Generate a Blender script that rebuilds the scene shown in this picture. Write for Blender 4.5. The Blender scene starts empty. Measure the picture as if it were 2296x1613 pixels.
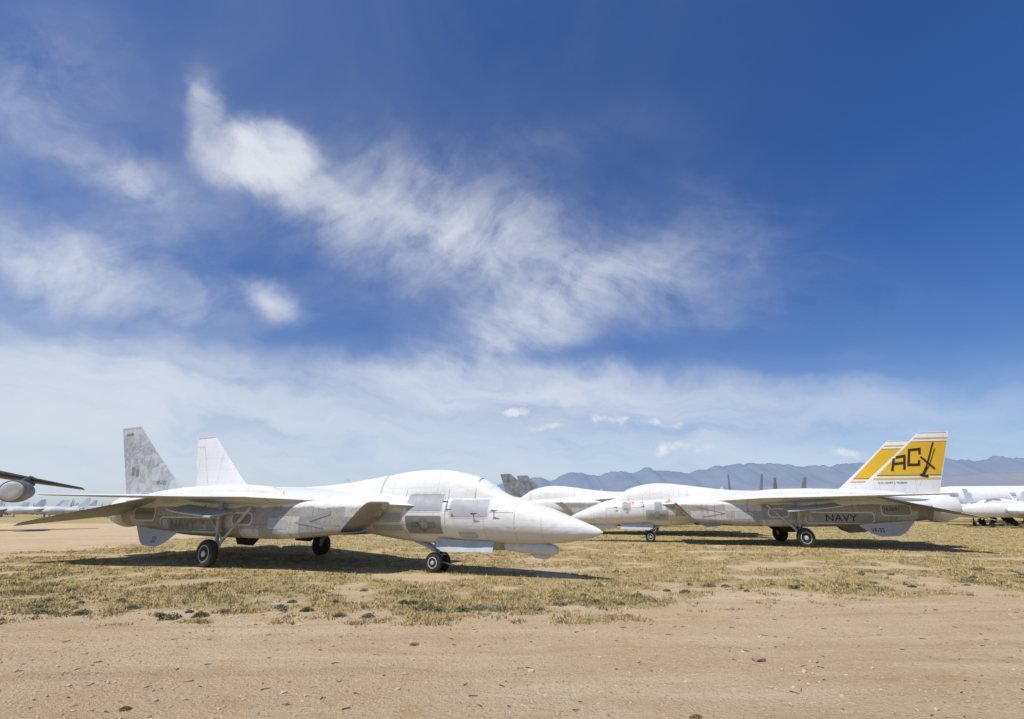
import bpy, bmesh, math, random
import numpy as np
from mathutils import Vector, Matrix, noise
from mathutils.bvhtree import BVHTree
random.seed(7); np.random.seed(7)
scene=bpy.context.scene
COL=scene.collection
scene.view_settings.view_transform='Standard'
scene.view_settings.look='None'
scene.view_settings.exposure=0

# ---------------------------------------------------------------- node helper
class NT:
    def __init__(s,tree): s.t=tree; s.n=tree.nodes; s.l=tree.links
    def new(s,typ,**kw):
        nd=s.n.new(typ)
        for k,v in kw.items(): setattr(nd,k,v)
        return nd
    def put(s,sock,v):
        if hasattr(v,'is_output') : s.l.new(v,sock)
        elif isinstance(v,(tuple,list)) and len(v)==3 and sock.type=='RGBA': sock.default_value=(*v,1)
        else: sock.default_value=v
    def m(s,op,a,b=None,c=None,clamp=False):
        nd=s.new('ShaderNodeMath',operation=op); nd.use_clamp=clamp
        s.put(nd.inputs[0],a)
        if b is not None: s.put(nd.inputs[1],b)
        if c is not None: s.put(nd.inputs[2],c)
        return nd.outputs[0]
    def v(s,op,a,b=None):
        nd=s.new('ShaderNodeVectorMath',operation=op)
        s.put(nd.inputs[0],a)
        if b is not None:
            if op=='SCALE': s.put(nd.inputs[3],b)
            else: s.put(nd.inputs[1],b)
        return nd.outputs['Value'] if op in('DOT_PRODUCT','LENGTH') else nd.outputs[0]
    def noise(s,vec,scale,detail=4,rough=.55,dist=0,col=False):
        nd=s.new('ShaderNodeTexNoise')
        s.put(nd.inputs['Vector'],vec); nd.inputs['Scale'].default_value=scale
        nd.inputs['Detail'].default_value=detail; nd.inputs['Roughness'].default_value=rough
        nd.inputs['Distortion'].default_value=dist
        return nd.outputs['Color'] if col else nd.outputs['Fac']
    def mr(s,val,a,b,c=0.,d=1.,smooth=False):
        nd=s.new('ShaderNodeMapRange'); nd.clamp=True
        if smooth: nd.interpolation_type='SMOOTHSTEP'
        s.put(nd.inputs[0],val)
        for i,x in enumerate((a,b,c,d)): s.put(nd.inputs[i+1],x)
        return nd.outputs[0]
    def mix(s,f,a,b,blend='MIX'):
        nd=s.new('ShaderNodeMix',data_type='RGBA',blend_type=blend)
        s.put(nd.inputs[0],f); s.put(nd.inputs[6],a); s.put(nd.inputs[7],b)
        return nd.outputs[2]
    def mapping(s,vec,scale=(1,1,1),rot=(0,0,0),loc=(0,0,0)):
        nd=s.new('ShaderNodeMapping'); s.put(nd.inputs[0],vec)
        nd.inputs['Scale'].default_value=scale; nd.inputs['Rotation'].default_value=rot; nd.inputs['Location'].default_value=loc
        return nd.outputs[0]
    def sep(s,vec):
        nd=s.new('ShaderNodeSeparateXYZ'); s.put(nd.inputs[0],vec); return nd.outputs
    def comb(s,x,y,z):
        nd=s.new('ShaderNodeCombineXYZ'); s.put(nd.inputs[0],x); s.put(nd.inputs[1],y); s.put(nd.inputs[2],z); return nd.outputs[0]
    def bump(s,h,strength=.3,dist=.02,normal=None):
        nd=s.new('ShaderNodeBump'); s.put(nd.inputs['Height'],h)
        nd.inputs['Strength'].default_value=strength; nd.inputs['Distance'].default_value=dist
        if normal is not None: s.l.new(normal,nd.inputs['Normal'])
        return nd.outputs[0]

def newmat(name):
    m=bpy.data.materials.new(name); m.use_nodes=True
    t=NT(m.node_tree); b=m.node_tree.nodes['Principled BSDF']
    return m,t,b

def paint(name,col,col2=None,rough=.5,scale=3,amt=.6,bumpS=.1,spec=.4,metal=0,streak=False):
    m,t,b=newmat(name)
    co=t.new('ShaderNodeTexCoord').outputs['Object']
    if streak: co2=t.mapping(co,(3,3,.5))
    else: co2=co
    n=t.noise(co2,scale,6,.65)
    f=t.mr(n,.35,.75,0,amt)
    c2=col2 or tuple(x*.6 for x in col)
    c=t.mix(f,col,c2)
    t.put(b.inputs['Base Color'],c)
    t.put(b.inputs['Roughness'],t.mr(n,.3,.7,rough-.08,rough+.12))
    b.inputs['Specular IOR Level'].default_value=spec
    b.inputs['Metallic'].default_value=metal
    if bumpS: t.put(b.inputs['Normal'],t.bump(t.noise(co,scale*6,4),bumpS,.01))
    return m

def hull(name,zcut=-9,xcut=99,under=True,clean=(.755,.755,.74),grime=(.31,.295,.265),wr=.35,soft=0):
    """sprayed white protective coat over weathered grey paint"""
    m,t,b=newmat(name)
    co=t.new('ShaderNodeTexCoord').outputs['Object']
    x,y,z=t.sep(co)
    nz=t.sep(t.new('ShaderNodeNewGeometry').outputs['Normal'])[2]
    nb=t.noise(co,1.7,5,.6); nf=t.noise(co,9,6,.65)
    st=t.noise(t.mapping(co,(2.2,2.2,.55)),2.6,7,.68)
    wig=t.m('MULTIPLY',t.m('SUBTRACT',nb,.5),.22)
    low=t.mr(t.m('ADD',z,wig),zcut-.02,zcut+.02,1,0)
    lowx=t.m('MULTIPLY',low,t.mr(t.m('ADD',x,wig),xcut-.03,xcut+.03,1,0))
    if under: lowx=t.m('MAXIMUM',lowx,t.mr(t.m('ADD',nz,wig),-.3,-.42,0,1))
    cw=t.mix(t.mr(st,.48,.78,0,.5),clean,(.58,.55,.48))
    cw=t.mix(t.mr(nf,.60,.78,0,.32),cw,(.46,.43,.38))
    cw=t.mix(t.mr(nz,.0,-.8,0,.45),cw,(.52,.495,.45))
    # taped seams of the protective film
    fx=t.m('FRACT',t.m('MULTIPLY',t.m('ADD',x,t.m('MULTIPLY',nb,.05)),.62)); fz=t.m('FRACT',t.m('MULTIPLY',t.m('ADD',z,t.m('MULTIPLY',nb,.05)),1.9))
    seam=t.m('MAXIMUM',t.mr(t.m('ABSOLUTE',t.m('SUBTRACT',fx,.5)),.009,.014,1,0),t.mr(t.m('ABSOLUTE',t.m('SUBTRACT',fz,.5)),.014,.022,.7,0))
    cw=t.mix(t.m('MULTIPLY',seam,.32),cw,(.40,.40,.39))
    k=1-soft
    # patchwork of repainted grey rectangles on the exposed skin
    bx=t.m('FLOOR',t.m('MULTIPLY',x,1.15)); bz=t.m('FLOOR',t.m('MULTIPLY',z,2.6))
    wn=t.new('ShaderNodeTexWhiteNoise'); wn.noise_dimensions='3D'; t.put(wn.inputs['Vector'],t.comb(bx,t.m('SIGN',y),bz))
    g=t.mix(wn.outputs['Value'],grime,tuple(min(1,q*1.35) for q in grime))
    g=t.mix(t.mr(wn.outputs['Value'],.78,.80,0,.55*k),g,(.62,.61,.58))
    g=t.mix(t.mr(nf,.52,.74,0,.7*k),g,(.13,.11,.085))
    g=t.mix(t.mr(nb,.52,.68,0,.55*k),g,(.25,.27,.29))
    g=t.mix(t.mr(st,.56,.72,0,.7*k),g,(.18,.145,.105))
    g=t.mix(t.m('MULTIPLY',seam,.45),g,(.08,.075,.07))
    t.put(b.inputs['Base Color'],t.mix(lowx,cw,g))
    t.put(b.inputs['Roughness'],t.mr(nf,.3,.7,.38,.6))
    b.inputs['Specular IOR Level'].default_value=.35
    wv=t.noise(t.mapping(co,(1,1,1.8)),3.2,5,.6,.6)
    n1=t.bump(wv,wr,.05)
    t.put(b.inputs['Normal'],t.bump(t.noise(co,28,4,.6),.10,.01,n1))
    return m

M={}
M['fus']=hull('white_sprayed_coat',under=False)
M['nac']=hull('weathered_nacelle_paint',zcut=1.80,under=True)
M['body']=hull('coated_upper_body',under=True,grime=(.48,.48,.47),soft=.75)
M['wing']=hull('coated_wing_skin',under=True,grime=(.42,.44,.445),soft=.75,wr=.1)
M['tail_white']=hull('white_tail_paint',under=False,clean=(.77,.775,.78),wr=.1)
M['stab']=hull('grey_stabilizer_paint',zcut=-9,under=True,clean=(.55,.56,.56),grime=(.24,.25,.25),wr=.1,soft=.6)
M['patch']=paint('pale_grey_panel',(.42,.44,.46),(.32,.33,.34),.5,4,.8)
M['patch_dark']=paint('dark_grey_panel',(.20,.215,.225),(.30,.28,.24),.5,5,.9,streak=True)
M['frame']=paint('white_tape_frame',(.70,.69,.66),(.48,.45,.40),.5,6,.7)
M['cover']=paint('pale_intake_cover',(.36,.35,.33),(.22,.21,.19),.6,2,.8)
M['black']=paint('black_lettering',(.02,.02,.022),(.05,.05,.05),.5,8,.6)
M['worn']=paint('worn_black_lettering',(.022,.022,.024),(.10,.10,.095),.6,7,.9)
M['faded']=paint('faded_lettering',(.12,.125,.13),(.27,.26,.24),.6,5,.9)
M['ghost']=paint('ghosted_insignia_paint',(.30,.31,.32),(.24,.24,.23),.6,6,.9)
M['yellow']=paint('yellow_tail_paint',(.76,.46,.015),(.62,.38,.05),.5,3,.6)
M['red']=paint('red_warning_paint',(.45,.13,.10),(.45,.30,.27),.5,5,.8)
M['orange']=paint('orange_warning_paint',(.75,.22,.06),(.6,.2,.08),.5,5,.5)
M['metal']=paint('gear_strut_metal',(.50,.51,.51),(.20,.19,.17),.45,9,.9,.1,.5)
M['door']=paint('gear_door_paint',(.54,.59,.62),(.36,.37,.36),.5,4,.8)
M['rubber']=paint('tyre_rubber',(.022,.021,.02),(.09,.08,.065),.8,7,.6,.2)
M['rim']=paint('white_wheel_rim',(.66,.66,.64),(.3,.28,.25),.5,9,.8)
M['dark']=paint('dark_recess',(.02,.02,.02),(.04,.035,.03),.7,6,.5)
M['darktail']=paint('dark_grey_tail_paint',(.12,.13,.14),(.36,.36,.35),.5,1.8,1.0)
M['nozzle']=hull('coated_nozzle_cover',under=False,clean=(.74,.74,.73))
M['window']=paint('grey_covered_window',(.60,.62,.64),(.48,.49,.51),.5,3,.8)

def mottled():
    m,t,b=newmat('mottled_grey_fin_paint')
    co=t.new('ShaderNodeTexCoord').outputs['Object']
    z=t.sep(co)[2]
    n=t.noise(co,1.6,8,.62,1.2)
    a=t.mr(n,.47,.53)
    c=t.mix(a,(.50,.52,.54),(.38,.405,.42))
    v=t.noise(co,5.5,10,.72,.8)
    mid=t.m('MULTIPLY',t.mr(z,2.9,3.3),t.mr(z,4.5,4.2))
    c=t.mix(t.m('MULTIPLY',t.mr(v,.54,.57,0,.75),mid),c,(.17,.185,.20))
    c=t.mix(t.mr(t.noise(co,14,7,.65),.57,.62,0,.6),c,(.62,.62,.62))
    t.put(b.inputs['Base Color'],c); b.inputs['Roughness'].default_value=.5
    return m
M['mottle']=mottled()

# ---------------------------------------------------------------- mesh helper
def link(o): COL.objects.link(o); return o
def mkobj(name,verts,faces,mats,parent=None,smooth=True,mi=None,auto=40):
    me=bpy.data.meshes.new(name); me.from_pydata([tuple(v) for v in verts],[],faces)
    bm=bmesh.new(); bm.from_mesh(me)
    bmesh.ops.recalc_face_normals(bm,faces=bm.faces)
    bm.to_mesh(me); bm.free()
    if not isinstance(mats,(list,tuple)): mats=[mats]
    for m in mats: me.materials.append(m)
    if mi: me.polygons.foreach_set('material_index',mi)
    if smooth:
        me.polygons.foreach_set('use_smooth',[True]*len(me.polygons))
        try: me.set_sharp_from_angle(angle=math.radians(auto))
        except Exception: pass
    me.update()
    o=bpy.data.objects.new(name,me); link(o)
    if parent: o.parent=parent
    return o
class G:
    """geometry accumulator"""
    def __init__(s): s.v=[]; s.f=[]; s.mi=[]
    def add(s,v,f,mi=0):
        k=len(s.v); s.v+= [tuple(p) for p in v]; s.f+=[[i+k for i in q] for q in f]; s.mi+=[mi]*len(f)
    def loft(s,secs,cap=True,mi=0,closed=True):
        n=len(secs[0]); v=[p for q in secs for p in q]; f=[]
        for i in range(len(secs)-1):
            for j in range(n if closed else n-1):
                a=i*n+j; b=i*n+(j+1)%n
                f.append([a,b,b+n,a+n])
        if cap: f.append(list(range(n))[::-1]); f.append([ (len(secs)-1)*n+j for j in range(n)])
        s.add(v,f,mi)
    def tube(s,p1,p2,r1,r2=None,n=10,mi=0):
        r2=r2 or r1; p1=Vector(p1); p2=Vector(p2); d=(p2-p1).normalized()
        u=d.orthogonal().normalized(); w=d.cross(u)
        s.loft([[p+ (u*math.cos(t)+w*math.sin(t))*r for t in [2*math.pi*k/n for k in range(n)]] for p,r in((p1,r1),(p2,r2))],mi=mi)
    def box(s,c,d,mi=0,rot=None):
        v=[]
        for i in(-1,1):
            for j in(-1,1):
                for k in(-1,1):
                    p=Vector((i*d[0]/2,j*d[1]/2,k*d[2]/2))
                    if rot: p=rot@p
                    v.append(Vector(c)+p)
        s.add(v,[[0,1,3,2],[4,6,7,5],[0,4,5,1],[2,3,7,6],[0,2,6,4],[1,5,7,3]],mi)
    def lathe(s,c,prof,n=28,mi=0,axis='Y'):
        secs=[]
        for r,o in prof:
            ring=[]
            for k in range(n):
                t=2*math.pi*k/n
                if axis=='Y': ring.append((c[0]+r*math.cos(t),c[1]+o,c[2]+r*math.sin(t)))
                else: ring.append((c[0]+o,c[1]+r*math.cos(t),c[2]+r*math.sin(t)))
            secs.append(ring)
        s.loft(secs,True,mi)
    def obj(s,name,mats,parent=None,smooth=True,auto=40):
        return mkobj(name,s.v,s.f,mats,parent,smooth,s.mi,auto)

def interp(tab,x):
    T=sorted(tab,key=lambda r:r[0])
    if x<=T[0][0]: return T[0][1:]
    if x>=T[-1][0]: return T[-1][1:]
    for i in range(len(T)-1):
        if T[i][0]<=x<=T[i+1][0]: break
    h=T[i+1][0]-T[i][0]; u=(x-T[i][0])/h; out=[]
    for k in range(1,len(T[0])):
        def sl(j):
            if j<=0 or j>=len(T)-1:
                j0=max(0,min(j,len(T)-2)); return (T[j0+1][k]-T[j0][k])/(T[j0+1][0]-T[j0][0])
            a=(T[j][k]-T[j-1][k])/(T[j][0]-T[j-1][0]); b=(T[j+1][k]-T[j][k])/(T[j+1][0]-T[j][0])
            return 0 if a*b<=0 else 2*a*b/(a+b)
        m0,m1=sl(i),sl(i+1); y0,y1=T[i][k],T[i+1][k]
        out.append((2*u**3-3*u**2+1)*y0+(u**3-2*u**2+u)*h*m0+(-2*u**3+3*u**2)*y1+(u**3-u**2)*h*m1)
    return out
def sup(x,cy,hw,zt,zb,p,n=36,shear=0,pb=None):
    zc=(zt+zb)/2; hh=(zt-zb)/2; out=[]
    for k in range(n):
        t=2*math.pi*k/n; c,s_=math.cos(t),math.sin(t)
        pp=p if s_>=0 or pb is None else pb
        y=cy+hw*math.copysign(abs(c)**(2/pp),c); z=zc+hh*math.copysign(abs(s_)**(2/pp),s_)
        out.append((x+shear*(z-zb)/max(zt-zb,1e-3),y,z))
    return out
def foil(le,te,t,up=(0,0,1),n=7):
    le=Vector(le); te=Vector(te); up=Vector(up)
    us=[(1-math.cos(math.pi*k/n))/2 for k in range(n+1)]
    th=lambda u: t*(1.9*math.sqrt(u)*(1-u)**.9*.62+.02)
    top=[le.lerp(te,u)+up*th(u) for u in us]; bot=[le.lerp(te,u)-up*th(u) for u in us[1:-1]]
    return top+bot[::-1]

# ---------------------------------------------------------------- decals
def decal(name,polys,mat,bvhs,side,off,parent,step=.14,label=None):
    bm=bmesh.new()
    for P in polys:
        try: bm.faces.new([bm.verts.new((p[0],0,p[1])) for p in P])
        except Exception: pass
    return decal_bm(name,bm,mat,bvhs,side,off,parent,step,label)
def decal_each(name,polys,*a,**k):
    for P in polys: decal(name,[P],*a,**k)
def decal_bm(name,bm,mat,bvhs,side,off,parent,step=.14,label=None):
    bmesh.ops.triangulate(bm,faces=bm.faces)
    for ax in (0,2):
        cs=[v.co[ax] for v in bm.verts]
        if not cs: return None
        k=math.floor(min(cs)/step)+1
        while k*step<max(cs):
            no=[0,0,0]; no[ax]=1; co=[0,0,0]; co[ax]=k*step
            bmesh.ops.bisect_plane(bm,geom=bm.verts[:]+bm.edges[:]+bm.faces[:],plane_co=co,plane_no=no); k+=1
    kill=[]
    for v in bm.verts:
        best=None
        for b in bvhs:
            h=b.ray_cast(Vector((v.co.x,side*12,v.co.z)),Vector((0,-side,0)))
            if h[0] is not None and (best is None or h[3]<best[3]): best=h
        if best is None: kill.append(v)
        else:
            nn=best[1]
            if nn.y*side<0: nn=-nn
            v.co=best[0]+nn*off
    if kill: bmesh.ops.delete(bm,geom=kill,context='VERTS')
    if not bm.faces: bm.free(); return None
    bmesh.ops.recalc_face_normals(bm,faces=bm.faces)
    me=bpy.data.meshes.new(name); bm.to_mesh(me); bm.free()
    me.materials.append(mat); me.polygons.foreach_set('use_smooth',[True]*len(me.polygons))
    o=bpy.data.objects.new(name,me); link(o); o.parent=parent
    if label: o['label']=label
    return o
def rr(x0,z0,x1,z1,r=.08,sk=0,n=5):
    out=[]
    for cx,cz,a0 in((x1-r,z1-r,0),(x0+r,z1-r,90),(x0+r,z0+r,180),(x1-r,z0+r,270)):
        for k in range(n+1):
            a=math.radians(a0+90*k/n); px=cx+r*math.cos(a); pz=cz+r*math.sin(a)
            out.append((px+sk*(pz-z0),pz))
    return out
def text_bm(s,x,z,h,side,wide=1.0,sk=0,rot=0):
    cu=bpy.data.curves.new('t','FONT'); cu.body=s; cu.size=h*1.42; cu.resolution_u=3; cu.offset=.012*h
    ob=bpy.data.objects.new('t',cu); link(ob); bpy.context.view_layer.update()
    dg=bpy.context.evaluated_depsgraph_get()
    me=bpy.data.meshes.new_from_object(ob.evaluated_get(dg))
    bm=bmesh.new(); bm.from_mesh(me)
    d=-side
    for v in bm.verts:
        tx=v.co.x*wide+sk*v.co.y; tz=v.co.y
        tx,tz=tx*math.cos(rot)-tz*math.sin(rot),tx*math.sin(rot)+tz*math.cos(rot)
        v.co=Vector((x+d*tx,0,z+tz))
    bpy.data.objects.remove(ob); bpy.data.curves.remove(cu); bpy.data.meshes.remove(me)
    return bm
def bvh_of(o):
    me=o.data
    return BVHTree.FromPolygons([v.co.copy() for v in me.vertices],[tuple(p.vertices) for p in me.polygons])
def strokes(segs,w):
    out=[]
    for (x0,z0,x1,z1) in segs:
        d=Vector((x1-x0,z1-z0)).normalized(); n=Vector((-d.y,d.x))*w/2; e=d*w/2
        a=Vector((x0,z0))-e; b=Vector((x1,z1))+e
        out.append([tuple(a+n),tuple(b+n),tuple(b-n),tuple(a-n)])
    return out

# ---------------------------------------------------------------- swing wing jet
FUS=[(11.95,.012,1.195,1.17,2),(11.85,.06,1.27,1.10,2),(11.6,.165,1.38,1.03,2),(11.2,.31,1.53,.95,2),(10.8,.42,1.68,.895,2),(10.3,.52,1.86,.86,2),
 (9.6,.60,2.06,.85,2.1),(8.8,.65,2.13,.87,2.2),(8,.68,2.19,.90,2.25),(7,.70,2.25,.95,2.3),(6,.72,2.3,.99,2.35),(5,.74,2.36,1.04,2.4),
 (4,.76,2.39,1.12,2.5),(3,.82,2.42,1.2,2.5),(2,.86,2.45,1.4,2.5),(0,.92,2.50,1.6,2.4),(-3,.9,2.47,1.7,2.4),(-5,.75,2.38,1.8,2.3),(-6.9,.5,2.1,1.85,2.2)]
CAN=[(9.55,.10,2.05,1.85),(9.2,.30,2.18,1.85),(8.75,.43,2.44,1.85),(8.45,.47,2.60,1.85),(8.0,.50,2.74,1.85),(7.3,.53,2.86,1.85),(6.7,.55,2.90,1.85),(6.0,.56,2.87,1.85),(5.2,.56,2.79,1.85),(4.4,.555,2.69,1.85),(3.6,.54,2.60,1.9),(2.6,.50,2.52,1.95),(1.5,.42,2.48,2.1)]
PAN=[(6.6,.70,1.90,1.84,1.76),(6.0,.95,2.02,1.87,1.76),(5,1.36,2.16,1.93,1.77),(4,1.77,2.27,1.98,1.8),(3,2.18,2.35,2.03,1.83),(2,2.60,2.41,2.08,1.86),(1.4,2.76,2.43,2.1,1.88),
 (.6,2.74,2.44,2.13,1.9),(-1,2.5,2.44,2.18,1.9),(-2.5,2.25,2.42,2.2,1.9),(-4,2.12,2.38,2.15,1.85),(-5.5,2.0,2.3,2.05,1.8),(-6.3,1.7,2.2,2.0,1.8),(-6.95,1.0,2.03,1.97,1.86)]
NAC=[(5.0,.92,2.02,1.95,1.08,6),(4,.9,2.03,1.98,.99,6),(3,.86,2.03,2.0,.90,5),(2,.82,2.02,2.0,.86,4),(0,.75,2.0,2.05,.85,3.2),(-2,.75,2.0,2.1,.87,2.9),(-3.5,.78,2.02,2.15,.96,2.6),(-4.8,.83,2.04,2.2,1.07,2.4),(-6.1,.92,1.98,2.2,1.18,2.1)]

def build_jet(art):
    root=bpy.data.objects.new('parked_fighter_jet',None); link(root); root.empty_display_size=1
    P=root
    FS=lambda x: sup(x,0,*[interp(FUS,x)[i] for i in (0,1,2)],interp(FUS,x)[3])
    xs=[11.95-(11.95-9.75)*(k/16)**1.6 for k in range(17)]
    g=G(); g.loft([FS(x) for x in xs]); rad=g.obj('radome',M['fus'],P)
    xs=[9.75-(9.75+6.9)*k/60 for k in range(61)]
    g=G(); g.loft([FS(x) for x in xs]); fus=g.obj('fuselage',M['fus'],P)
    xs=[9.55-(9.55-1.5)*k/80 for k in range(81)]
    g=G()
    secs=[]
    for x in xs:
        hw,zt,zb=interp(CAN,x)
        sc=[]
        cr=2.2 if x>8.1 else .6
        for q in sup(x,0,hw,zt,zb-(zt-zb),2.15,48):
            nn=(noise.noise(Vector((q[0]*1.6,q[1]*3,q[2]*2.5)))*.014+(abs(noise.noise(Vector((q[0]*4,q[1]*5,q[2]*5))))-.2)*.016)*cr
            if q[2]>zb: q=(q[0],q[1]*(1+nn),q[2]+nn)
            sc.append(q)
        secs.append(sc)
    g.loft(secs); can=g.obj('canopy',M['fus'],P); can['label']='canopy hidden under white protective cover'
    for xb in (8.45,5.15):
        a=[]
        for dx in(.03,-.03):
            hw,zt,zb=interp(CAN,xb+dx)
            a.append([(q[0],q[1]*1.03,q[2]+.018) for q in sup(xb+dx,0,hw,zt,zb-(zt-zb),2.15,40)][:21])
        g=G(); g.loft(a,cap=False,closed=False); g.obj('canopy_frame',M['frame'],P)
    xs=[6.6-(6.6+6.95)*k/64 for k in range(65)]
    secs=[]
    for x in xs:
        e,zt,ze,zb=interp(PAN,x); top=[];bot=[]
        for k in range(25):
            u=-1+2*k/24; uu=math.copysign(abs(u)**.8,u)
            top.append((x,uu*e,ze+(zt-ze)*(1-abs(uu)**3.2)))
        for k in range(1,24):
            u=1-2*k/24
            bot.append((x,u*e,ze-.03-(ze-.03-zb)*(1-abs(u)**8)))
        secs.append(top+bot)
    g=G(); g.loft(secs); pan=g.obj('centre_body',M['body'],P)
    nacs=[]
    for s in (1,-1):
        def nsec(x,ins=0):
            a,b,zt,zb,p=interp(NAC,x)
            sh=.95*max(0,min(1,(x-2.6)/2.4))
            return sup(x,s*(a+b)/2,(b-a)/2-ins,zt-ins,zb+ins,p,36,sh)
        xs=[5.0-(5+6.1)*(k/40) for k in range(41)]
        secs=[[(q[0]-.35,q[1],q[2]) for q in nsec(5.0,.06)],[(q[0],q[1],q[2]) for q in nsec(5.0,.03)]]+[nsec(x) for x in xs]
        g=G(); g.loft(secs); na=g.obj('engine_nacelle',M['nac'],P); nacs.append(na)
        g=G(); a0=[(q[0]-.22,q[1],q[2]) for q in nsec(5.0,.045)]; a1=[(q[0]-.30,q[1],q[2]) for q in nsec(5.0,.045)]
        g.loft([a0,a1]); g.obj('intake_cover',M['cover'],P)
        g=G(); g.loft([sup(x,s*1.45,r,1.69+r,1.69-r,2,32) for x,r in((-5.9,.56),(-6.1,.60),(-6.3,.61),(-6.7,.55),(-7.0,.46),(-7.15,.40),(-7.2,.2))]); g.obj('engine_nozzle',M['nozzle'],P)
        g=G(); g.loft([sup(x,s*y,hw,zt,2.0,2.4,20) for x,y,hw,zt in((2.6,1.95,.04,2.25),(2.0,1.95,.3,2.42),(1.0,1.92,.42,2.50),(-.5,1.85,.45,2.52),(-2.5,1.75,.40,2.48),(-4.2,1.65,.22,2.38),(-5,1.6,.05,2.3))]); g.obj('wing_root_fairing',M['body'],P)
        g=G()
        g.loft([foil(*r) for r in [((2.3,s*2.3,2.09),(-1.9,s*1.1,2.13),.17),((1.75,s*2.74,2.09),(-3.1,s*1.7,2.15),.16),((0,s*3.3,2.11),(-3.9,s*2.35,2.16),.13),
             ((-3,s*4.2,2.16),(-5.0,s*3.4,2.18),.09),((-4.7,s*4.72,2.19),(-5.65,s*4.05,2.18),.055),((-5.05,s*4.82,2.195),(-5.78,s*4.2,2.18),.045),((-5.3,s*4.83,2.2),(-5.75,s*4.45,2.19),.025)]])
        wg=g.obj('wing',M['wing'],P)
        def rot(p):
            hx,hz=-4.6,1.90; a=math.radians(14)
            dx=p[0]-hx; dz=p[2]-1.93-(abs(p[1])-1.95)*.05
            return (hx+dx*math.cos(a)-dz*math.sin(a),p[1],hz+dz*math.cos(a)+dx*math.sin(a))
        g=G()
        R=[((-3.1,s*1.98,1.93),(-6.2,s*1.98,1.93),.10),((-4.6,s*3.2,1.93),(-6.6,s*3.3,1.93),.07),((-6.1,s*4.45,1.93),(-6.95,s*4.5,1.93),.035),((-6.5,s*4.68,1.93),(-6.95,s*4.65,1.93),.02)]
        g.loft([[rot(q) for q in foil(*r)] for r in R]); g.obj('stabilizer',M['stab'],P)
        fm=M['mottle'] if (art=='grey' and s<0) else M['tail_white']
        g=G(); F0=1.38; SH=.38 if art=='yellow' else 0
        g.loft([[Vector((q[0]+SH,q[1],q[2])) for q in foil(*r,up=(0,1,0))] for r in [((-2.9,s*F0,2.28),(-7.02,s*F0,2.28),.10),((-3.55,s*(F0+.03),2.55),(-7.08,s*(F0+.03),2.55),.085),((-5.3,s*(F0+.13),3.9),(-7.55,s*(F0+.13),3.9),.06),((-6.48,s*(F0+.2),4.86),(-7.88,s*(F0+.2),4.86),.045),((-6.60,s*(F0+.205),4.94),(-7.86,s*(F0+.205),4.94),.02)]])
        fin=g.obj('tail_fin',fm,P)
        fb=[bvh_of(fin)]
        def fx(z,u):
            le=-3.55+(z-2.55)*(-2.93/2.31); te=-7.08+(z-2.55)*(-.80/2.31)
            return le+(te-le)*u+SH
        for sd in (1,-1):
            decal('fin_tip_strip',[[(fx(4.92,.03),4.92),(fx(4.87,.02),4.87),(fx(4.87,.99),4.87),(fx(4.92,.99),4.92)]],M['patch'],fb,sd,.004,fin)
            decal_each('rudder_seam',[[(fx(2.6,.74),2.6),(fx(2.6,.745),2.6),(fx(4.5,.66),4.5),(fx(4.5,.67),4.5)],[(fx(4.5,.66),4.5),(fx(4.5,.97),4.5),(fx(4.5,.97),4.485),(fx(4.5,.66),4.485)]],M['door'],fb,sd,.005,fin)
        if art=='yellow':
            for sd in (1,-1):
                band=lambda z0,z1,u0=.07,u1=.985: [(fx(z0,u0),z0),(fx(z0,u1),z0),(fx(z1,u1),z1),(fx(z1,u0),z1)]
                decal('yellow_tail_marking',[band(3.05,4.52)],M['yellow'],fb,sd,.008,fin,step=.2,label='broad yellow tail band')
                decal_each('yellow_tail_stripe',[band(2.88,2.95),band(4.63,4.69)],M['yellow'],fb,sd,.008,fin,step=.2)
                decal_each('tail_border_line',[band(3.05,3.075),band(4.50,4.52)],M['black'],fb,sd,.012,fin,step=.2)
                if sd!=s: continue
                d=-sd; x0=(-5.13 if sd>0 else -6.95)+SH; z0=3.30
                def L(segs,ox,w=.10):
                    return [[(x0+d*(px+ox+.20*pz)*1.1,z0+pz*1.15) for px,pz in q] for q in strokes(segs,w)]
                A=[(0,0,.06,.46),(.06,.46,.48,.52),(.48,.52,.48,.05),(.03,.22,.48,.26)]
                C=[(0,.18,.03,.74),(0,.18,.42,.18),(.03,.74,.44,.77),(.44,.77,.44,.62),(.42,.18,.42,.30)]
                decal('tail_letter',L(A,0),M['black'],fb,sd,.016,fin,step=.2,label='black letter A')
                decal('tail_letter',L(C,.64),M['black'],fb,sd,.016,fin,step=.2,label='black letter C')
                pol=L([(1.30,-.08,1.60,.98)],0,.07)+L([(1.42,.05,1.68,.78)],0,.035)+L([(1.14,.46,1.66,.04)],0,.07)+L([(1.22,-.20,1.34,.04)],0,.12)+L([(1.14,-.20,1.38,-.25)],0,.09)
                decal('sword_emblem',pol,M['black'],fb,sd,.02,fin,step=.2,label='black upright sword emblem')
                bm=text_bm('U.S.S. HARRY S. TRUMAN',(-4.4 if sd>0 else -5.7)+SH,2.70,.08,sd)
                decal_bm('ship_name_lettering',bm,M['black'],fb,sd,.007,fin,.3)
        elif s<0:
            bm=text_bm('VF-101',-5.0,2.62,.16,-1); decal_bm('tail_lettering',bm,M['faded'],fb,-1,.007,fin,.3)
            decal_each('tail_emblem_patch',[rr(-6.8,3.0,-6.55,3.35,.03),rr(-6.45,2.95,-6.25,3.25,.03),rr(-7.5,4.60,-7.0,4.70,.03)],M['patch_dark'],fb,-1,.006,fin)
        g=G()
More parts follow.
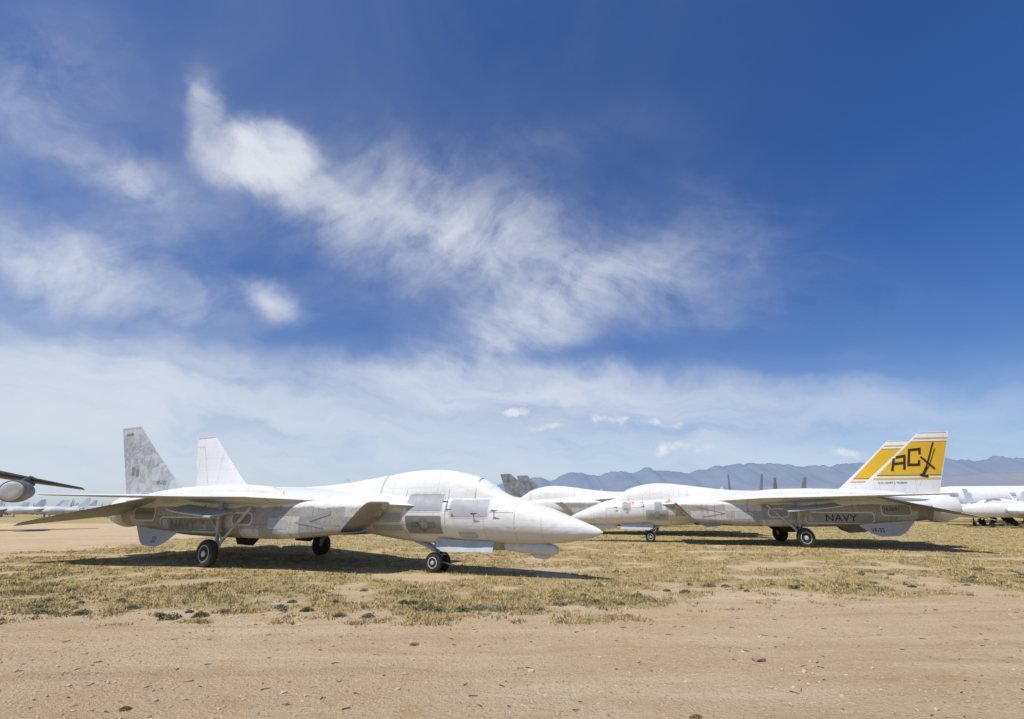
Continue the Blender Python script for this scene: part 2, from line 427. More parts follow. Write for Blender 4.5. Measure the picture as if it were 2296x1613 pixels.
        g.loft([foil(*r,up=(0,1,0)) for r in [((-2.6,s*1.72,1.0),(-5.3,s*1.72,1.25),.05),((-3.1,s*1.86,.62),(-4.6,s*1.86,.66),.03),((-3.5,s*1.9,.48),(-4.3,s*1.9,.52),.02)]])
        vf=g.obj('ventral_fin',M['stab'],P)
        if art=='yellow' and s>0: decal_bm('squadron_lettering',text_bm('VF-32',-3.15,.66,.17,1),M['black'],[bvh_of(vf)],1,.008,vf,.3)
        if art=='grey' and s<0: decal_bm('squadron_lettering',text_bm('32',-3.9,.62,.2,-1),M['faded'],[bvh_of(vf)],-1,.008,vf,.3)
        # main gear leg stands outboard of the nacelle
        g=G()
        g.tube((.12,s*2.13,.42),(.08,s*2.14,1.15),.055); g.tube((.08,s*2.14,1.05),(.04,s*2.13,2.02),.085)
        g.tube((-.02,s*2.38,.42),(.12,s*2.10,.42),.055)
        g.tube((.14,s*2.14,.62),(1.5,s*2.16,1.80),.05); g.tube((.10,s*2.12,1.0),(-.85,s*2.1,1.85),.03)
        g.tube((.18,s*2.14,.5),(.34,s*2.13,.78),.025); g.tube((.34,s*2.13,.78),(.12,s*2.14,1.08),.025)
        g.tube((.16,s*2.2,.38),(.16,s*2.2,1.5),.014); g.lathe((.1,s*2.14,1.1),[(.10,-.05),(.10,.05)],14)
        gear=g.obj('main_landing_gear',M['metal'],P)
        g=G(); c=(-.05,s*2.30,.42)
        g.lathe(c,[(.25,-.11),(.32,-.125),(.38,-.11),(.41,-.065),(.42,0),(.41,.065),(.38,.11),(.32,.125),(.25,.11)],36,0)
        g.lathe(c,[(.26,s*-.09),(.26,s*.108),(.235,s*.118),(.20,s*.085),(.10,s*.08),(.09,s*.125),(.05,s*.135),(.03,s*.135)],32,1)
        for k in range(10):
            a=2*math.pi*k/10; g.lathe((c[0]+.155*math.cos(a),c[1]+s*.087,c[2]+.155*math.sin(a)),[(.026,-.006),(.026,.004)],10,2)
        g.obj('wheel',[M['rubber'],M['rim'],M['dark']],gear)
        g=G()
        g.add([(.75,s*2.2,1.62),(-1.6,s*2.15,1.86),(-1.75,s*2.8,1.72),(-.9,s*2.95,1.62),(.7,s*2.9,1.50),(.75,s*2.2,1.66),(-1.6,s*2.15,1.90),(-1.75,s*2.8,1.76),(-.9,s*2.95,1.66),(.7,s*2.9,1.54)],
              [[0,1,2,3,4],[9,8,7,6,5],[0,5,6,1],[1,6,7,2],[2,7,8,3],[3,8,9,4],[4,9,5,0]])
        g.obj('main_gear_door',M['door'],P,smooth=False)
        g=G(); g.add([(.9,s*1.2,.86),(-.3,s*1.2,.86),(-.2,s*1.16,.62),(.55,s*1.16,.60),(.9,s*1.24,.86),(-.3,s*1.24,.86),(-.2,s*1.2,.62),(.55,s*1.2,.60)],[[0,1,2,3],[7,6,5,4],[0,4,5,1],[1,5,6,2],[2,6,7,3],[3,7,4,0]])
        g.obj('belly_gear_door',M['dark'],P,smooth=False)
    g=G()
    g.tube((7,0,.28),(6.97,0,.75),.055); g.tube((6.97,0,.65),(6.92,0,1.25),.085)
    g.tube((6.98,.10,.60),(5.65,.20,1.10),.045); g.tube((6.98,-.10,.60),(5.65,-.20,1.10),.045); g.tube((7,.22,.28),(7,-.22,.28),.045)
    g.tube((7.06,0,.35),(7.22,0,.55),.02); g.tube((7.22,0,.55),(7.02,0,.75),.02); g.tube((7.05,0,.3),(7.55,0,.22),.022); g.tube((7.0,-.1,.5),(7.35,-.1,.5),.012)
    g.box((7.02,0,.84),(.16,.34,.07)); g.lathe((7.09,.12,.84),[(.045,0),(.045,.04)],12)
    gear=g.obj('nose_landing_gear',M['metal'],P)
    if art=='yellow': gear.location.x=.35
    for s in (1,-1):
        g=G(); c=(7,s*.21,.28)
        g.lathe(c,[(.15,-.07),(.21,-.085),(.26,-.065),(.28,-.02),(.28,.02),(.26,.065),(.21,.085),(.15,.07)],30,0)
        g.lathe(c,[(.155,s*-.06),(.155,s*.075),(.135,s*.078),(.12,s*.05),(.06,s*.05),(.05,s*.085),(.02,s*.09)],24,1)
        for k in range(8):
            a=2*math.pi*k/8; g.lathe((c[0]+.09*math.cos(a),c[1]+s*.052,c[2]+.09*math.sin(a)),[(.014,-.004),(.014,.003)],8,2)
        g.obj('wheel',[M['rubber'],M['rim'],M['dark']],gear)
        g=G(); g.add([(7.15,s*.30,.93),(9.0,s*.30,.90),(9.0,s*.38,.63),(7.4,s*.38,.60),(7.15,s*.34,.70)]+[(7.15,s*.32,.93),(9.0,s*.32,.90),(9.0,s*.40,.63),(7.4,s*.40,.60),(7.15,s*.36,.70)],
            [[0,1,2,3,4],[9,8,7,6,5],[0,5,6,1],[1,6,7,2],[2,7,8,3],[3,8,9,4],[4,9,5,0]])
        g.obj('nose_gear_door',M['door'],P,smooth=False)
    g=G(); g.loft([sup(x,0,hw,zt,zb,2.6,20) for x,hw,zt,zb in((9.15,.03,.84,.80),(9.25,.14,.90,.68),(9.7,.18,.92,.62),(10.3,.17,.90,.60),(10.6,.14,.86,.60),(10.72,.10,.80,.63),(10.74,.05,.76,.66))])
    g.loft([sup(x,0,hw,zt,zb,2,14) for x,hw,zt,zb in((9.95,.05,.64,.58),(10.1,.08,.63,.50),(10.4,.08,.63,.48),(10.52,.04,.6,.53))])
    g.obj('chin_sensor_pod',M['frame'],P)
    g=G(); g.loft([sup(x,0,hw,1.3,zb,3,16) for x,hw,zb in((4.6,.1,1.1),(4.2,.5,1.04),(2,.55,1.12),(-1,.5,1.2),(-4,.3,1.5))]); g.obj('belly_fairing',M['nac'],P)
    g=G(); g.add([(3.35,-.015,2.50),(3.1,-.015,2.5),(3.15,-.015,2.70),(3.27,-.015,2.70),(3.35,.015,2.50),(3.1,.015,2.5),(3.15,.015,2.70),(3.27,.015,2.70)],[[0,1,2,3],[7,6,5,4],[0,4,5,1],[1,5,6,2],[2,6,7,3],[3,7,4,0]])
    g.obj('blade_antenna',M['door'],P,smooth=False)
    for s in (1,-1):
        for (x,z) in ((7.65,1.94),(8.55,1.62),(9.15,1.70)):
            hw=interp(FUS,x)[0]
            g=G(); g.tube((x,s*(hw-.08),z),(x,s*(hw+.09),z),.016); g.tube((x-.03,s*(hw+.09),z),(x+.16,s*(hw+.09),z+.01),.02,.008); g.obj('air_data_probe',M['dark'],P)
    B=[bvh_of(fus),bvh_of(rad),bvh_of(can)]; BN=[bvh_of(nacs[0]),bvh_of(nacs[1]),bvh_of(fus),bvh_of(pan)]
    def framed(lst,s,bv,mat,fr=.045,r=.08):
        for a,b,c,d in lst:
            decal('panel_tape_frame',[rr(a-fr,b-fr,c+fr,d+fr,r+fr)],M['frame'],bv,s,.006,P)
            decal('hull_panel',[rr(a,b,c,d,r)],M[mat],bv,s,.011,P)
    for s in (1,-1):
        framed([(6.3,1.70,7.5,2.16),(7.78,1.54,8.95,2.0)] if art=='grey' else [(8.35,1.55,8.8,1.95),(6.6,1.5,7.0,1.95),(5.9,1.6,6.4,2.0)],s,B,'patch')
        framed([(6.28,1.08,7.5,1.56)],s,B,'patch_dark' if art=='grey' else 'patch',.02,.03)
        if art=='grey': framed([(5.2,1.38,6.12,1.64),(5.0,1.14,6.15,1.3),(8.0,.98,8.6,1.15)],s,B,'patch')
        cx,cz,R=6.9,1.32,.17
        star=[(cx+(R if k%2==0 else R*.4)*math.sin(math.pi*k/5),cz+(R if k%2==0 else R*.4)*math.cos(math.pi*k/5)) for k in range(10)]
        disc=[(cx+R*1.05*math.cos(2*math.pi*k/24),cz+R*1.05*math.sin(2*math.pi*k/24)) for k in range(24)]
        decal('national_insignia',[disc,rr(cx-.42,cz-.075,cx-.17,cz+.075,.01),rr(cx+.17,cz-.075,cx+.42,cz+.075,.01)],M['faded' if art=='grey' else 'ghost'],B,s,.015,P,label='faded star and bars insignia')
        decal('insignia_star',[star],M['ghost' if art=='grey' else 'patch'],B,s,.019,P)
        big='patch_dark' if art=='grey' else 'ghost'
        framed([(-3.3,1.05,-.3,1.45),(-4.9,1.38,-3.7,1.78),(.5,1.3,1.4,1.6)],s,BN,big,.05,.12)
        framed([(-1.2,1.08,-.78,1.42),(-3.2,1.09,-2.85,1.42)] if art=='grey' else [(-.62,1.09,-.38,1.42)],s,BN,'patch',.02,.08)
        framed([(2.2,1.2,3.0,1.45)],s,BN,'patch',.02,.05)
        letm=M['faded'] if art=='grey' else M['worn']
        decal_bm('service_lettering',text_bm('NAVY',-2.75 if s<0 else -1.15,1.11,.29,s,1.3),letm,BN,s,.02,P,.14,'NAVY lettering')
        decal_bm('serial_lettering',text_bm('163691' if art=='yellow' else 'ANW1836',-4.85 if s<0 else -3.75,1.55,.14,s,1.2),letm,BN,s,.02,P,.14)
        if art=='yellow': decal('intake_warning_chevron',strokes([(4.9,1.72,3.5,1.42),(3.5,1.42,4.6,1.28)],.022),M['red'],BN,s,.012,P)
        else: decal('faded_intake_panel',[[(4.7,1.70),(3.3,1.36),(4.5,1.22),(4.35,1.32),(3.9,1.40),(4.7,1.60)]],M['ghost'],BN,s,.012,P)
        if art=='yellow':
            decal_each('rescue_warning_triangle',[[(8.1,1.98),(8.3,1.98),(8.2,1.82)],[(6.1,2.08),(6.3,2.08),(6.2,1.92)]],M['orange'],B,s,.02,P)
            decal('yellow_placard',[rr(5.5,1.5,5.85,1.62,.02)],M['yellow'],B,s,.012,P)
            decal_bm('rescue_lettering',text_bm('RESCUE',8.75 if s>0 else 7.9,1.86,.09,s),M['orange'],B,s,.02,P,.2)
            decal_bm('placard_lettering',text_bm('DANGER\nJET INTAKE',5.9 if s>0 else 5.4,1.40,.07,s),M['faded'],B,s,.02,P,.2)
        decal_each('coat_seam',[[(x,.9),(x+.02,.9),(x+.02,2.3),(x,2.3)] for x in (9.73,7.62,6.15)]+[[(9.7,1.66),(7.6,1.7),(7.6,1.685),(9.7,1.645)]],M['patch'],B,s,.004,P)
    return root

def place(root,x,y,z,deg,sc=1.0,label='',cat='fighter jet'):
    root.location=(x,y,z); root.rotation_euler=(0,0,math.radians(deg)); root.scale=sc if isinstance(sc,tuple) else (sc,)*3
    root['label']=label; root['category']=cat
def copy_tree(src,skip=(),over=None):
    r=src.copy(); COL.objects.link(r)
    def rec(a,b):
        for c in [o for o in list(bpy.data.objects) if o.parent==a]:
            nm=c.name.split('.')[0]
            if nm in skip: continue
            k=c.copy(); COL.objects.link(k); k.parent=b
            if over and nm in over:
                for sl in k.material_slots: sl.link='OBJECT'; sl.material=over[nm]
            rec(c,k)
    rec(src,r); return r

jetA=build_jet('grey')
place(jetA,-8.42,18.5,-.02,-26.3,1.0,'white-coated swing-wing fighter jet with grey tail fin on dry grass')
jetB=build_jet('yellow')
place(jetB,14.25,26.8,-.02,166,(.945,1,1.07),'white-coated swing-wing fighter jet with yellow AC tail fins on dry grass')
GRP='stored fighter jets parked on the desert field'
jetA['group']=GRP; jetB['group']=GRP
small=('hull_panel','panel_tape_frame','national_insignia','insignia_star','coat_seam','serial_lettering','service_lettering','placard_lettering','faded_intake_panel','air_data_probe','tail_emblem_patch','tail_lettering','squadron_lettering','rudder_seam','fin_tip_strip')
jc=copy_tree(jetA,small+('tail_fin',))
place(jc,9.9,37.6,0,168,(1.02,1.09,1.17),'white-coated fighter jet without tail fins parked behind another jet')
dkt={'tail_fin':M['darktail'],'stabilizer':M['darktail']}
jd=copy_tree(jetA,small,dkt); place(jd,28.6,64.5,0,72,1.10,'fighter jet with dark grey tail fins seen over a parked jet')
je=copy_tree(jetA,small,dkt); place(je,7.2,58,0,-34,1.16,'fighter jet with dark grey tail fins far across the field')
jf=copy_tree(jetA,small,dkt); place(jf,40.5,78,0,74,1.18,'fighter jet with dark grey tail fins seen over a parked jet')
for o in (jc,jd,je,jf): o['group']=GRP

# ---------------------------------------------------------------- patrol aircraft
def patrol_plane():
    root=bpy.data.objects.new('patrol_plane',None); link(root)
    g=G(); g.loft([sup(x,0,r,c+r,c-r,2,28) for x,r,c in((16,.05,2.3),(15.6,.5,2.4),(14.5,1.1,2.6),(12.5,1.5,2.8),(10,1.6,2.9),(-3,1.6,2.9),(-8,1.25,3.2),(-13,.6,3.7),(-15,.2,3.9),(-16.5,.08,4.0))]); g.obj('fuselage',M['fus'],root)
    for k in (0,1,4,7):
        for s in(1,-1):
            g=G(); g.box((11-k*1.7,s*1.55,3.45),(.6 if k%3 else 1.0,.14,.32)); g.obj('window',M['window'],root)
    g=G(); g.box((14.2,0,3.45),(.7,1.3,.3)); g.obj('windscreen',M['patch_dark'],root)
    for s in(1,-1):
        g=G(); g.loft([foil((3.5,s*1.2,2.1),(-1.5,s*1.2,2.1),.35),foil((1.6,s*14,2.9),(-.6,s*14,2.9),.12)]); g.obj('wing',M['wing'],root)
        for y in(4.2,8.2):
            z=2.1+(y-1.2)*.065; g=G(); g.loft([sup(x,s*y,r,z+.1+r,z+.1-r,2.3,20) for x,r in((6.2,.1),(6.1,.42),(5.4,.55),(3,.6),(0,.45),(-1.6,.1))])
            for k in range(4):
                a=k*math.pi/2+.5; d=Vector((0,math.cos(a),math.sin(a))); g.tube(Vector((6.15,s*y,z+.1)),Vector((6.15,s*y,z+.1))+d*1.6,.14,.06,6)
            g.obj('engine',M['body'],root)
        g=G(); g.loft([foil((-11.5,s*.3,3.9),(-14.2,s*.3,3.9),.15),foil((-12.8,s*5,4.1),(-14.2,s*5,4.1),.06)]); g.obj('stabilizer',M['wing'],root)
        g=G(); g.tube((1.5,s*4.2,2),(1.5,s*4.2,.5),.13)
        for q in(-.35,.35): g.lathe((1.5,s*4.2+q,.5),[(.25,-.12),(.45,-.12),(.5,-.06),(.5,.06),(.45,.12),(.25,.12)],20)
        g.obj('landing_gear',M['rubber'],root)
    g=G(); g.tube((12,0,2),(12,0,.4),.1)
    for q in(-.2,.2): g.lathe((12,q,.4),[(.2,-.08),(.37,-.08),(.4,0),(.37,.08),(.2,.08)],20)
    g.obj('nose_landing_gear',M['rubber'],root)
    g=G(); g.loft([foil((-9.5,0,3.9),(-14.8,0,3.9),.22,(0,1,0)),foil((-12.8,0,8.2),(-14.9,0,8.2),.08,(0,1,0))]); g.obj('tail_fin',M['tail_white'],root)
    return root
pp=patrol_plane(); place(pp,72,70,0,172,1.05,'white four-engined patrol plane parked on dry grass','aircraft')

def attack_jet():
    root=bpy.data.objects.new('attack_jet',None); link(root)
    g=G(); g.loft([sup(x,0,w,zt,zb,2.3,24) for x,w,zt,zb in((8,.05,2.0,1.8),(7.6,.4,2.3,1.4),(6.6,.65,2.6,1.15),(5,.8,2.75,1.1),(2,.85,2.7,1.1),(-2,.7,2.6,1.3),(-6,.4,2.5,1.7),(-8.5,.1,2.3,2.0))])
    g.loft([sup(x,0,w,zt,2.1,2.1,20) for x,w,zt in((6.4,.1,2.6),(5.8,.4,2.95),(5,.5,3.1),(3.8,.48,3.1),(2.2,.3,2.8),(1.2,.1,2.6))]); g.obj('fuselage',M['fus'],root)
    for s in(1,-1):
        g=G(); g.loft([foil((2,s*.7,2.1),(-1.8,s*.7,2.1),.2),foil((-.4,s*7,1.95),(-2.2,s*7,1.95),.08)]); g.obj('wing',M['wing'],root)
        g=G(); g.loft([sup(x,s*1.05,r,1.7+r,1.7-r,2.2,18) for x,r in((4.3,.35),(4.2,.42),(1,.5),(-2,.4),(-2.6,.3))]); g.obj('engine',M['nac'],root)
        g=G(); g.loft([sup(x,s*3,r,1.35+r,1.35-r,2,16) for x,r in((2.6,.03),(1.8,.25),(0,.3),(-1.4,.25),(-2.6,.03))]); g.box((0,s*3,1.8),(1.6,.08,.5)); g.obj('underwing_tank',M['body'],root)
        g=G(); g.loft([sup(x,s*4.6,r,1.35+r,1.35-r,2,16) for x,r in((1.6,.03),(1.2,.18),(-.5,.2),(-1.6,.03))]); g.box((0,s*4.6,1.75),(1.0,.08,.5)); g.obj('underwing_pylon',M['patch_dark'],root)
        g=G(); g.loft([foil((-6,s*.2,2.5),(-8,s*.2,2.5),.1),foil((-7.2,s*3,2.5),(-8.3,s*3,2.5),.05)]); g.obj('stabilizer',M['wing'],root)
        g=G(); g.tube((0,s*1.6,1.7),(0,s*1.7,.4),.08); g.lathe((0,s*1.8,.42),[(.2,-.1),(.38,-.1),(.42,0),(.38,.1),(.2,.1)],20); g.obj('landing_gear',M['rubber'],root)
    g=G(); g.tube((5.4,0,1.3),(5.4,0,.3),.07); g.lathe((5.4,0,.3),[(.15,-.1),(.27,-.1),(.3,0),(.27,.1),(.15,.1)],20); g.obj('nose_landing_gear',M['rubber'],root)
    g=G(); g.loft([sup(x,0,.42,zt,2.6,2.1,16) for x,zt in((5.75,2.7),(5.4,3.06),(4.6,3.13),(4.2,3.1),(4.0,2.7))]); g.obj('canopy',M['patch_dark'],root)
    g=G(); g.loft([foil((-5,0,2.5),(-8,0,2.5),.12,(0,1,0)),foil((-7.2,0,4.7),(-8.7,0,4.7),.06,(0,1,0))]); g.obj('tail_fin',M['tail_white'],root)
    return root
AG='small stored attack jets'
aj=attack_jet(); place(aj,49.5,47.5,0,160,.85,'white-coated attack jet with underwing tanks on dry grass','aircraft'); aj['group']=AG
for (x,y,r,s,ov) in ((22.5,58,-70,.8,True),(37,90,60,.9,True),(47,95,-30,1.0,True),(62,57,150,.8,False),(54,58,30,.8,False),(62,66,-20,.9,False),(50.5,54,200,.75,False),(57,52,10,.7,True)):
    k=copy_tree(aj,(),{'tail_fin':M['darktail']} if ov else None)
    place(k,x,y,0,r,s,'attack jet with dark grey tail and white coat on dry grass' if ov else 'white-coated attack jet with underwing tanks on dry grass','aircraft'); k['group']=AG

# heavy transport: anhedral dark wing with engine pod
def transport():
    root=bpy.data.objects.new('transport_plane',None); link(root)
    dk=paint('dark_grey_transport_paint',(.05,.055,.06),(.10,.10,.10),.5,2,.6)
    md=paint('grey_engine_cowling',(.20,.205,.205),(.10,.10,.10),.5,2,.7)
    lt=paint('pale_engine_cover',(.55,.55,.53),(.3,.29,.27),.5,3,.6)
    g=G(); g.loft([sup(x,0,r,c+r,c-r,2.2,24) for x,r,c in((14,.2,3.6),(13,1.3,3.7),(10,2.3,3.6),(-10,2.3,3.6),(-18,1.2,4.6),(-22,.3,5.2))]); g.obj('fuselage',dk,root)
    for s in (1,-1):
        g=G(); g.loft([foil((2.5,s*1.5,6.5),(-4.5,s*1.5,6.2),.6),foil((-3.9,s*19,4.8),(-6.9,s*19,4.35),.60),foil((-5.4,s*22.5,4.05),(-7.5,s*22.5,3.75),.36),foil((-6.5,s*25.2,3.50),(-7.8,s*25.2,3.35),.14)]); g.obj('wing',dk,root)
        for (fx_,y,z) in ((-1.9,21.9,3.05),(.8,12,3.9)):
            g=G()
            g.loft([sup(fx_-a,s*y,r,z+r,z-r,2,32) for a,r in((0.05,.1),(.0,.50),(.06,.70),(.14,.76))],mi=0)
            g.loft([sup(fx_-a,s*y,r,z+r,z-r,2,32) for a,r in((.13,.74),(.08,.80),(.2,.84),(.9,.87),(1.6,.85),(2.2,.80),(3.4,.58),(3.6,.4))],mi=2)
            g.loft([sup(fx_-a,s*y,.14,z+b+.5,z+.5,3,12) for a,b in((1.3,.25),(2.2,.6),(3.4,.85),(4.6,.75))],mi=1)
            g.obj('engine',[lt,dk,md],root)
        g=G(); g.loft([foil((-17,s*.3,10.4),(-20,s*.3,10.4),.2),foil((-20,s*7,10.2),(-21.5,s*7,10.2),.08)]); g.obj('stabilizer',dk,root)
        g=G(); g.tube((-1,s*2.6,2),(-1,s*2.6,.6),.2)
        for q in(-.4,.4): g.lathe((-1,s*2.6+q,.6),[(.3,-.2),(.55,-.2),(.6,0),(.55,.2),(.3,.2)],20)
        g.obj('main_landing_gear',M['rubber'],root)
    g=G(); g.tube((10,0,2),(10,0,.5),.15); g.lathe((10,0,.5),[(.25,-.2),(.45,-.2),(.5,0),(.45,.2),(.25,.2)],20)
    g.obj('nose_landing_gear',M['rubber'],root)
    g=G(); g.loft([foil((-13,0,5.5),(-20,0,5.2),.3,(0,1,0)),foil((-17,0,10.5),(-21,0,10.5),.15,(0,1,0))]); g.obj('tail_fin',dk,root)
    return root
tp=transport(); place(tp,-57.6,28.0,0,-62,1.0,'dark grey transport plane with drooping wing and pod engine','aircraft')

# ---------------------------------------------------------------- distant rows of stored aircraft
def far_plane_mesh():
    g=G()
    g.loft([sup(x,0,r,c+r,c-r,2,12) for x,r,c in((14,.1,2.4),(13,1,2.5),(11,1.5,2.7),(-4,1.5,2.7),(-10,.8,3.2),(-14,.15,3.8))])
    for s in(1,-1):
        g.loft([foil((3,s,3.6),(-1.5,s,3.6),.3,n=3),foil((0,s*14,3.2),(-1.6,s*14,3.2),.12,n=3)])
        for y in(4.5,8.5): g.loft([sup(x,s*y,r,2.9+r,2.9-r,2,8) for x,r in((4.5,.4),(4,.65),(1,.6),(-.5,.3))])
        g.loft([foil((-11,s*.3,3.6),(-13.5,s*.3,3.6),.12,n=3),foil((-12.4,s*5,3.7),(-13.8,s*5,3.7),.06,n=3)])
        g.tube((0,s*2,2.6),(0,s*2,0),.35,n=6)
    g.tube((11,0,2),(11,0,0),.3,n=6)
    g.loft([foil((-9.5,0,3.6),(-13.6,0,3.6),.2,(0,1,0),n=3),foil((-12.4,0,7.8),(-14,0,7.8),.1,(0,1,0),n=3)])
    return g
fp=far_plane_mesh().obj('stored_transport_plane',paint('distant_white_coat',(.70,.71,.73),(.34,.36,.39),.6,.25,1.0,0))
fp['label']='white stored transport plane in a far row'; fp['category']='aircraft'; fp['group']='rows of stored white transport planes'
spots=[]
for row in range(5):
    for k in range(26):
        y=112+row*34+random.uniform(-5,5); x=-y*1.12+k*8.0*(1+row*.22)+random.uniform(-3,3)
        if x/y>-.60: continue
        spots.append((x,y))
for k in range(12):
    y=300+random.uniform(-20,40); spots.append((y*(-.58+k*.14)+random.uniform(-10,10),y))
first=True
for (x,y) in spots:
    o=fp if first else fp.copy()
    if not first: COL.objects.link(o)
    first=False
    o.location=(x,y,0); o.rotation_euler=(0,0,math.radians(random.choice((200,215,-60,208,196))+random.uniform(-4,4)))
    s=random.uniform(.40,.52)*(1+.0012*y); o.scale=(s,s,s)

# ---------------------------------------------------------------- ground
def gcoord(n,near,far,c=0):
    out=[]
    for k in range(-n,n+1):
        u=k/n; out.append(c+near*u+math.copysign((far-near)*abs(u)**9,u))
    return out
def gz(x,y):
    d=math.hypot(x,y)
    a=max(0,1-d/60)
    return .035*noise.noise(Vector((x*.35,y*.35,0)))*a+.012*noise.noise(Vector((x*1.6,y*1.6,3)))*a
def edgeY(x):
    u=min(1,max(0,(x-.5)/3.5)); u=u*u*(3-2*u)
    return 9.2+2.2*u+max(0,x-4)*.16
def cover(x,y):
    """how much dry vegetation stands at this spot (0..1)"""
    w=noise.noise(Vector((x*.28,y*.28,5)))*1.1+noise.noise(Vector((x*1.1,y*1.1,9)))*1.3
    e=y+w-edgeY(x)
    if e<-.6: return 0
    tr=min(1,max(0,(-18.3-x-w)/1.5))*min(1,max(0,(y-21+w)/1.5))*(1 if y<64 else 0)
    fr=1-min(1,max(0,(y-22)/30))
    d=.60+(noise.noise(Vector((x*.45,y*.6,1)))*1.0+noise.noise(Vector((x*1.5,y*1.5,2)))*.85)*fr+.3*(1-fr)
    bx=math.exp(-((x+3.0)/1.9)**2-((y-14.3)/.55)**2)+.7*math.exp(-((x-9)/5)**2-((y-16.4)/.6)**2)+.6*math.exp(-((x+9.5)/1.6)**2-((y-13)/.4)**2)
    d-=1.0*bx
    return max(0,min(1,d))*min(1,(e+.6)/1.3)*(1-tr)
gx=gcoord(150,45,45000); gy=gcoord(150,45,45000,14)
vs=[(x,y,gz(x,y)) for y in gy for x in gx]; n=len(gx)
fs=[[j*n+i,j*n+i+1,(j+1)*n+i+1,(j+1)*n+i] for j in range(len(gy)-1) for i in range(n-1)]
def ground_mat():
    m,t,b=newmat('desert_ground')
    pos=t.new('ShaderNodeNewGeometry').outputs['Position']
    x,y,z=t.sep(pos)
    at=t.new('ShaderNodeAttribute'); at.attribute_name='vegetation'; cv=at.outputs['Fac']
    nb=t.noise(pos,.28,5,.6); nm=t.noise(pos,1.6,6,.62); nf=t.noise(pos,11,8,.7); ns=t.noise(pos,42,5,.7); ng=t.noise(pos,21,3,.6)
    far=t.mr(y,25,60,0,1)
    cvr=t.mr(t.m('ADD',cv,t.m('ADD',t.m('MULTIPLY',t.m('SUBTRACT',nf,.5),1.3),t.m('MULTIPLY',t.m('SUBTRACT',nm,.5),.7))),.12,.42,0,.95,True)
    cvr=t.m('MULTIPLY',cvr,t.mr(cv,.0,.08))
    sand=t.mix(t.mr(nb,.35,.65),(.62,.450,.262),(.70,.535,.335))
    sand=t.mix(t.mr(nm,.52,.70,0,.6),sand,(.56,.35,.165))
    tw=t.noise(t.mapping(pos,(.16,1.2,1),(0,0,.12)),1.0,6,.65)
    sand=t.mix(t.mr(tw,.5,.68,0,.5),sand,(.80,.655,.445))
    fy=t.m('ADD',y,t.m('ADD',t.m('MULTIPLY',x,-.06),t.m('MULTIPLY',nb,1.6)))
    rut=t.noise(t.comb(t.m('MULTIPLY',x,.05),t.m('MULTIPLY',fy,2.2),0),1.0,3,.7)
    sand=t.mix(t.mr(rut,.53,.64,0,.38),sand,(.46,.32,.19))
    sand=t.mix(t.mr(nf,.52,.72,0,.48),sand,(.40,.28,.165))
    sand=t.mix(t.mr(ng,.60,.70,0,.55),sand,(.30,.21,.13))
    sand=t.mix(t.mr(ng,.28,.38,.5,0),sand,(.86,.745,.56))
    sand=t.mix(t.mr(ns,.58,.69,0,.7),sand,(.24,.17,.11))
    sand=t.mix(t.mr(ns,.32,.42,.7,0),sand,(.88,.78,.60))
    gr=t.mix(t.mr(nm,.35,.65),(.55,.42,.18),(.44,.34,.15))
    gr=t.mix(t.mr(nb,.50,.66,0,.45),gr,(.33,.28,.13))
    gr=t.mix(t.mr(nf,.48,.64,0,.6),gr,(.22,.17,.08))
    gr=t.mix(t.mr(ns,.52,.66,0,.5),gr,(.64,.50,.25))
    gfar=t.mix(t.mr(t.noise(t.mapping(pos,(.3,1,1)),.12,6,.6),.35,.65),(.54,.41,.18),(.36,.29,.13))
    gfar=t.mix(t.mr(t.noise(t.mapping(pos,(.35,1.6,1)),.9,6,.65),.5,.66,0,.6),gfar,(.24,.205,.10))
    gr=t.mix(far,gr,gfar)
    c=t.mix(cvr,sand,gr)
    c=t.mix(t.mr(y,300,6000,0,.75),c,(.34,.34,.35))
    t.put(b.inputs['Base Color'],c); b.inputs['Roughness'].default_value=.95; b.inputs['Specular IOR Level'].default_value=.1
    h=t.m('ADD',t.m('MULTIPLY',nf,.6),t.m('ADD',t.m('MULTIPLY',ns,.3),t.m('ADD',t.m('MULTIPLY',ng,.25),t.m('MULTIPLY',rut,.7))))
    t.put(b.inputs['Normal'],t.bump(h,1.0,.10))
    return m
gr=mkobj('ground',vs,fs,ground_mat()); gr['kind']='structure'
at=gr.data.attributes.new('vegetation','FLOAT','POINT')
at.data.foreach_set('value',[(cover(v[0],v[1]) if -70<v[0]<90 and 0<v[1]<75 else (1.0 if v[1]>0 else .3)) for v in vs])

def tufts(name,count,mats,hmin,hmax,blades,fn,wid=.012,spread=.07,py=1.7):
    V=[];F=[];MI=[]
    k=0; tries=0
    while k<count and tries<count*14:
        tries+=1
        y=8.6+(random.random()**py)*52; x=random.uniform(-1.12,1.12)*(y+2)
        if random.random()>fn(x,y): continue
        k+=1; hh=random.uniform(hmin,hmax)*(1+.010*y); mi=random.randrange(len(mats)); zz=gz(x,y)-.01
        nb_=blades if y<25 else max(3,blades//2); ww=wid*(1+y*.05); sp=spread*(1+y*.02)
        for b in range(nb_):
            a=random.uniform(0,6.283); r=random.random()*sp
            bx=x+math.cos(a)*r; by=y+math.sin(a)*r
            h2=hh*random.uniform(.5,1); a2=random.uniform(0,6.283); lean=h2*random.uniform(.15,.9)
            p=random.uniform(0,3.14); dx=math.cos(p)*ww; dy=math.sin(p)*ww
            i=len(V); V+=[(bx-dx,by-dy,zz),(bx+dx,by+dy,zz),(bx+math.cos(a2)*lean,by+math.sin(a2)*lean,zz+h2)]
            F.append((i,i+1,i+2)); MI.append(mi)
    me=bpy.data.meshes.new(name); me.from_pydata(V,[],F)
    for m in mats: me.materials.append(m)
    me.polygons.foreach_set('material_index',MI)
    o=bpy.data.objects.new(name,me); link(o); o['kind']='stuff'; return o
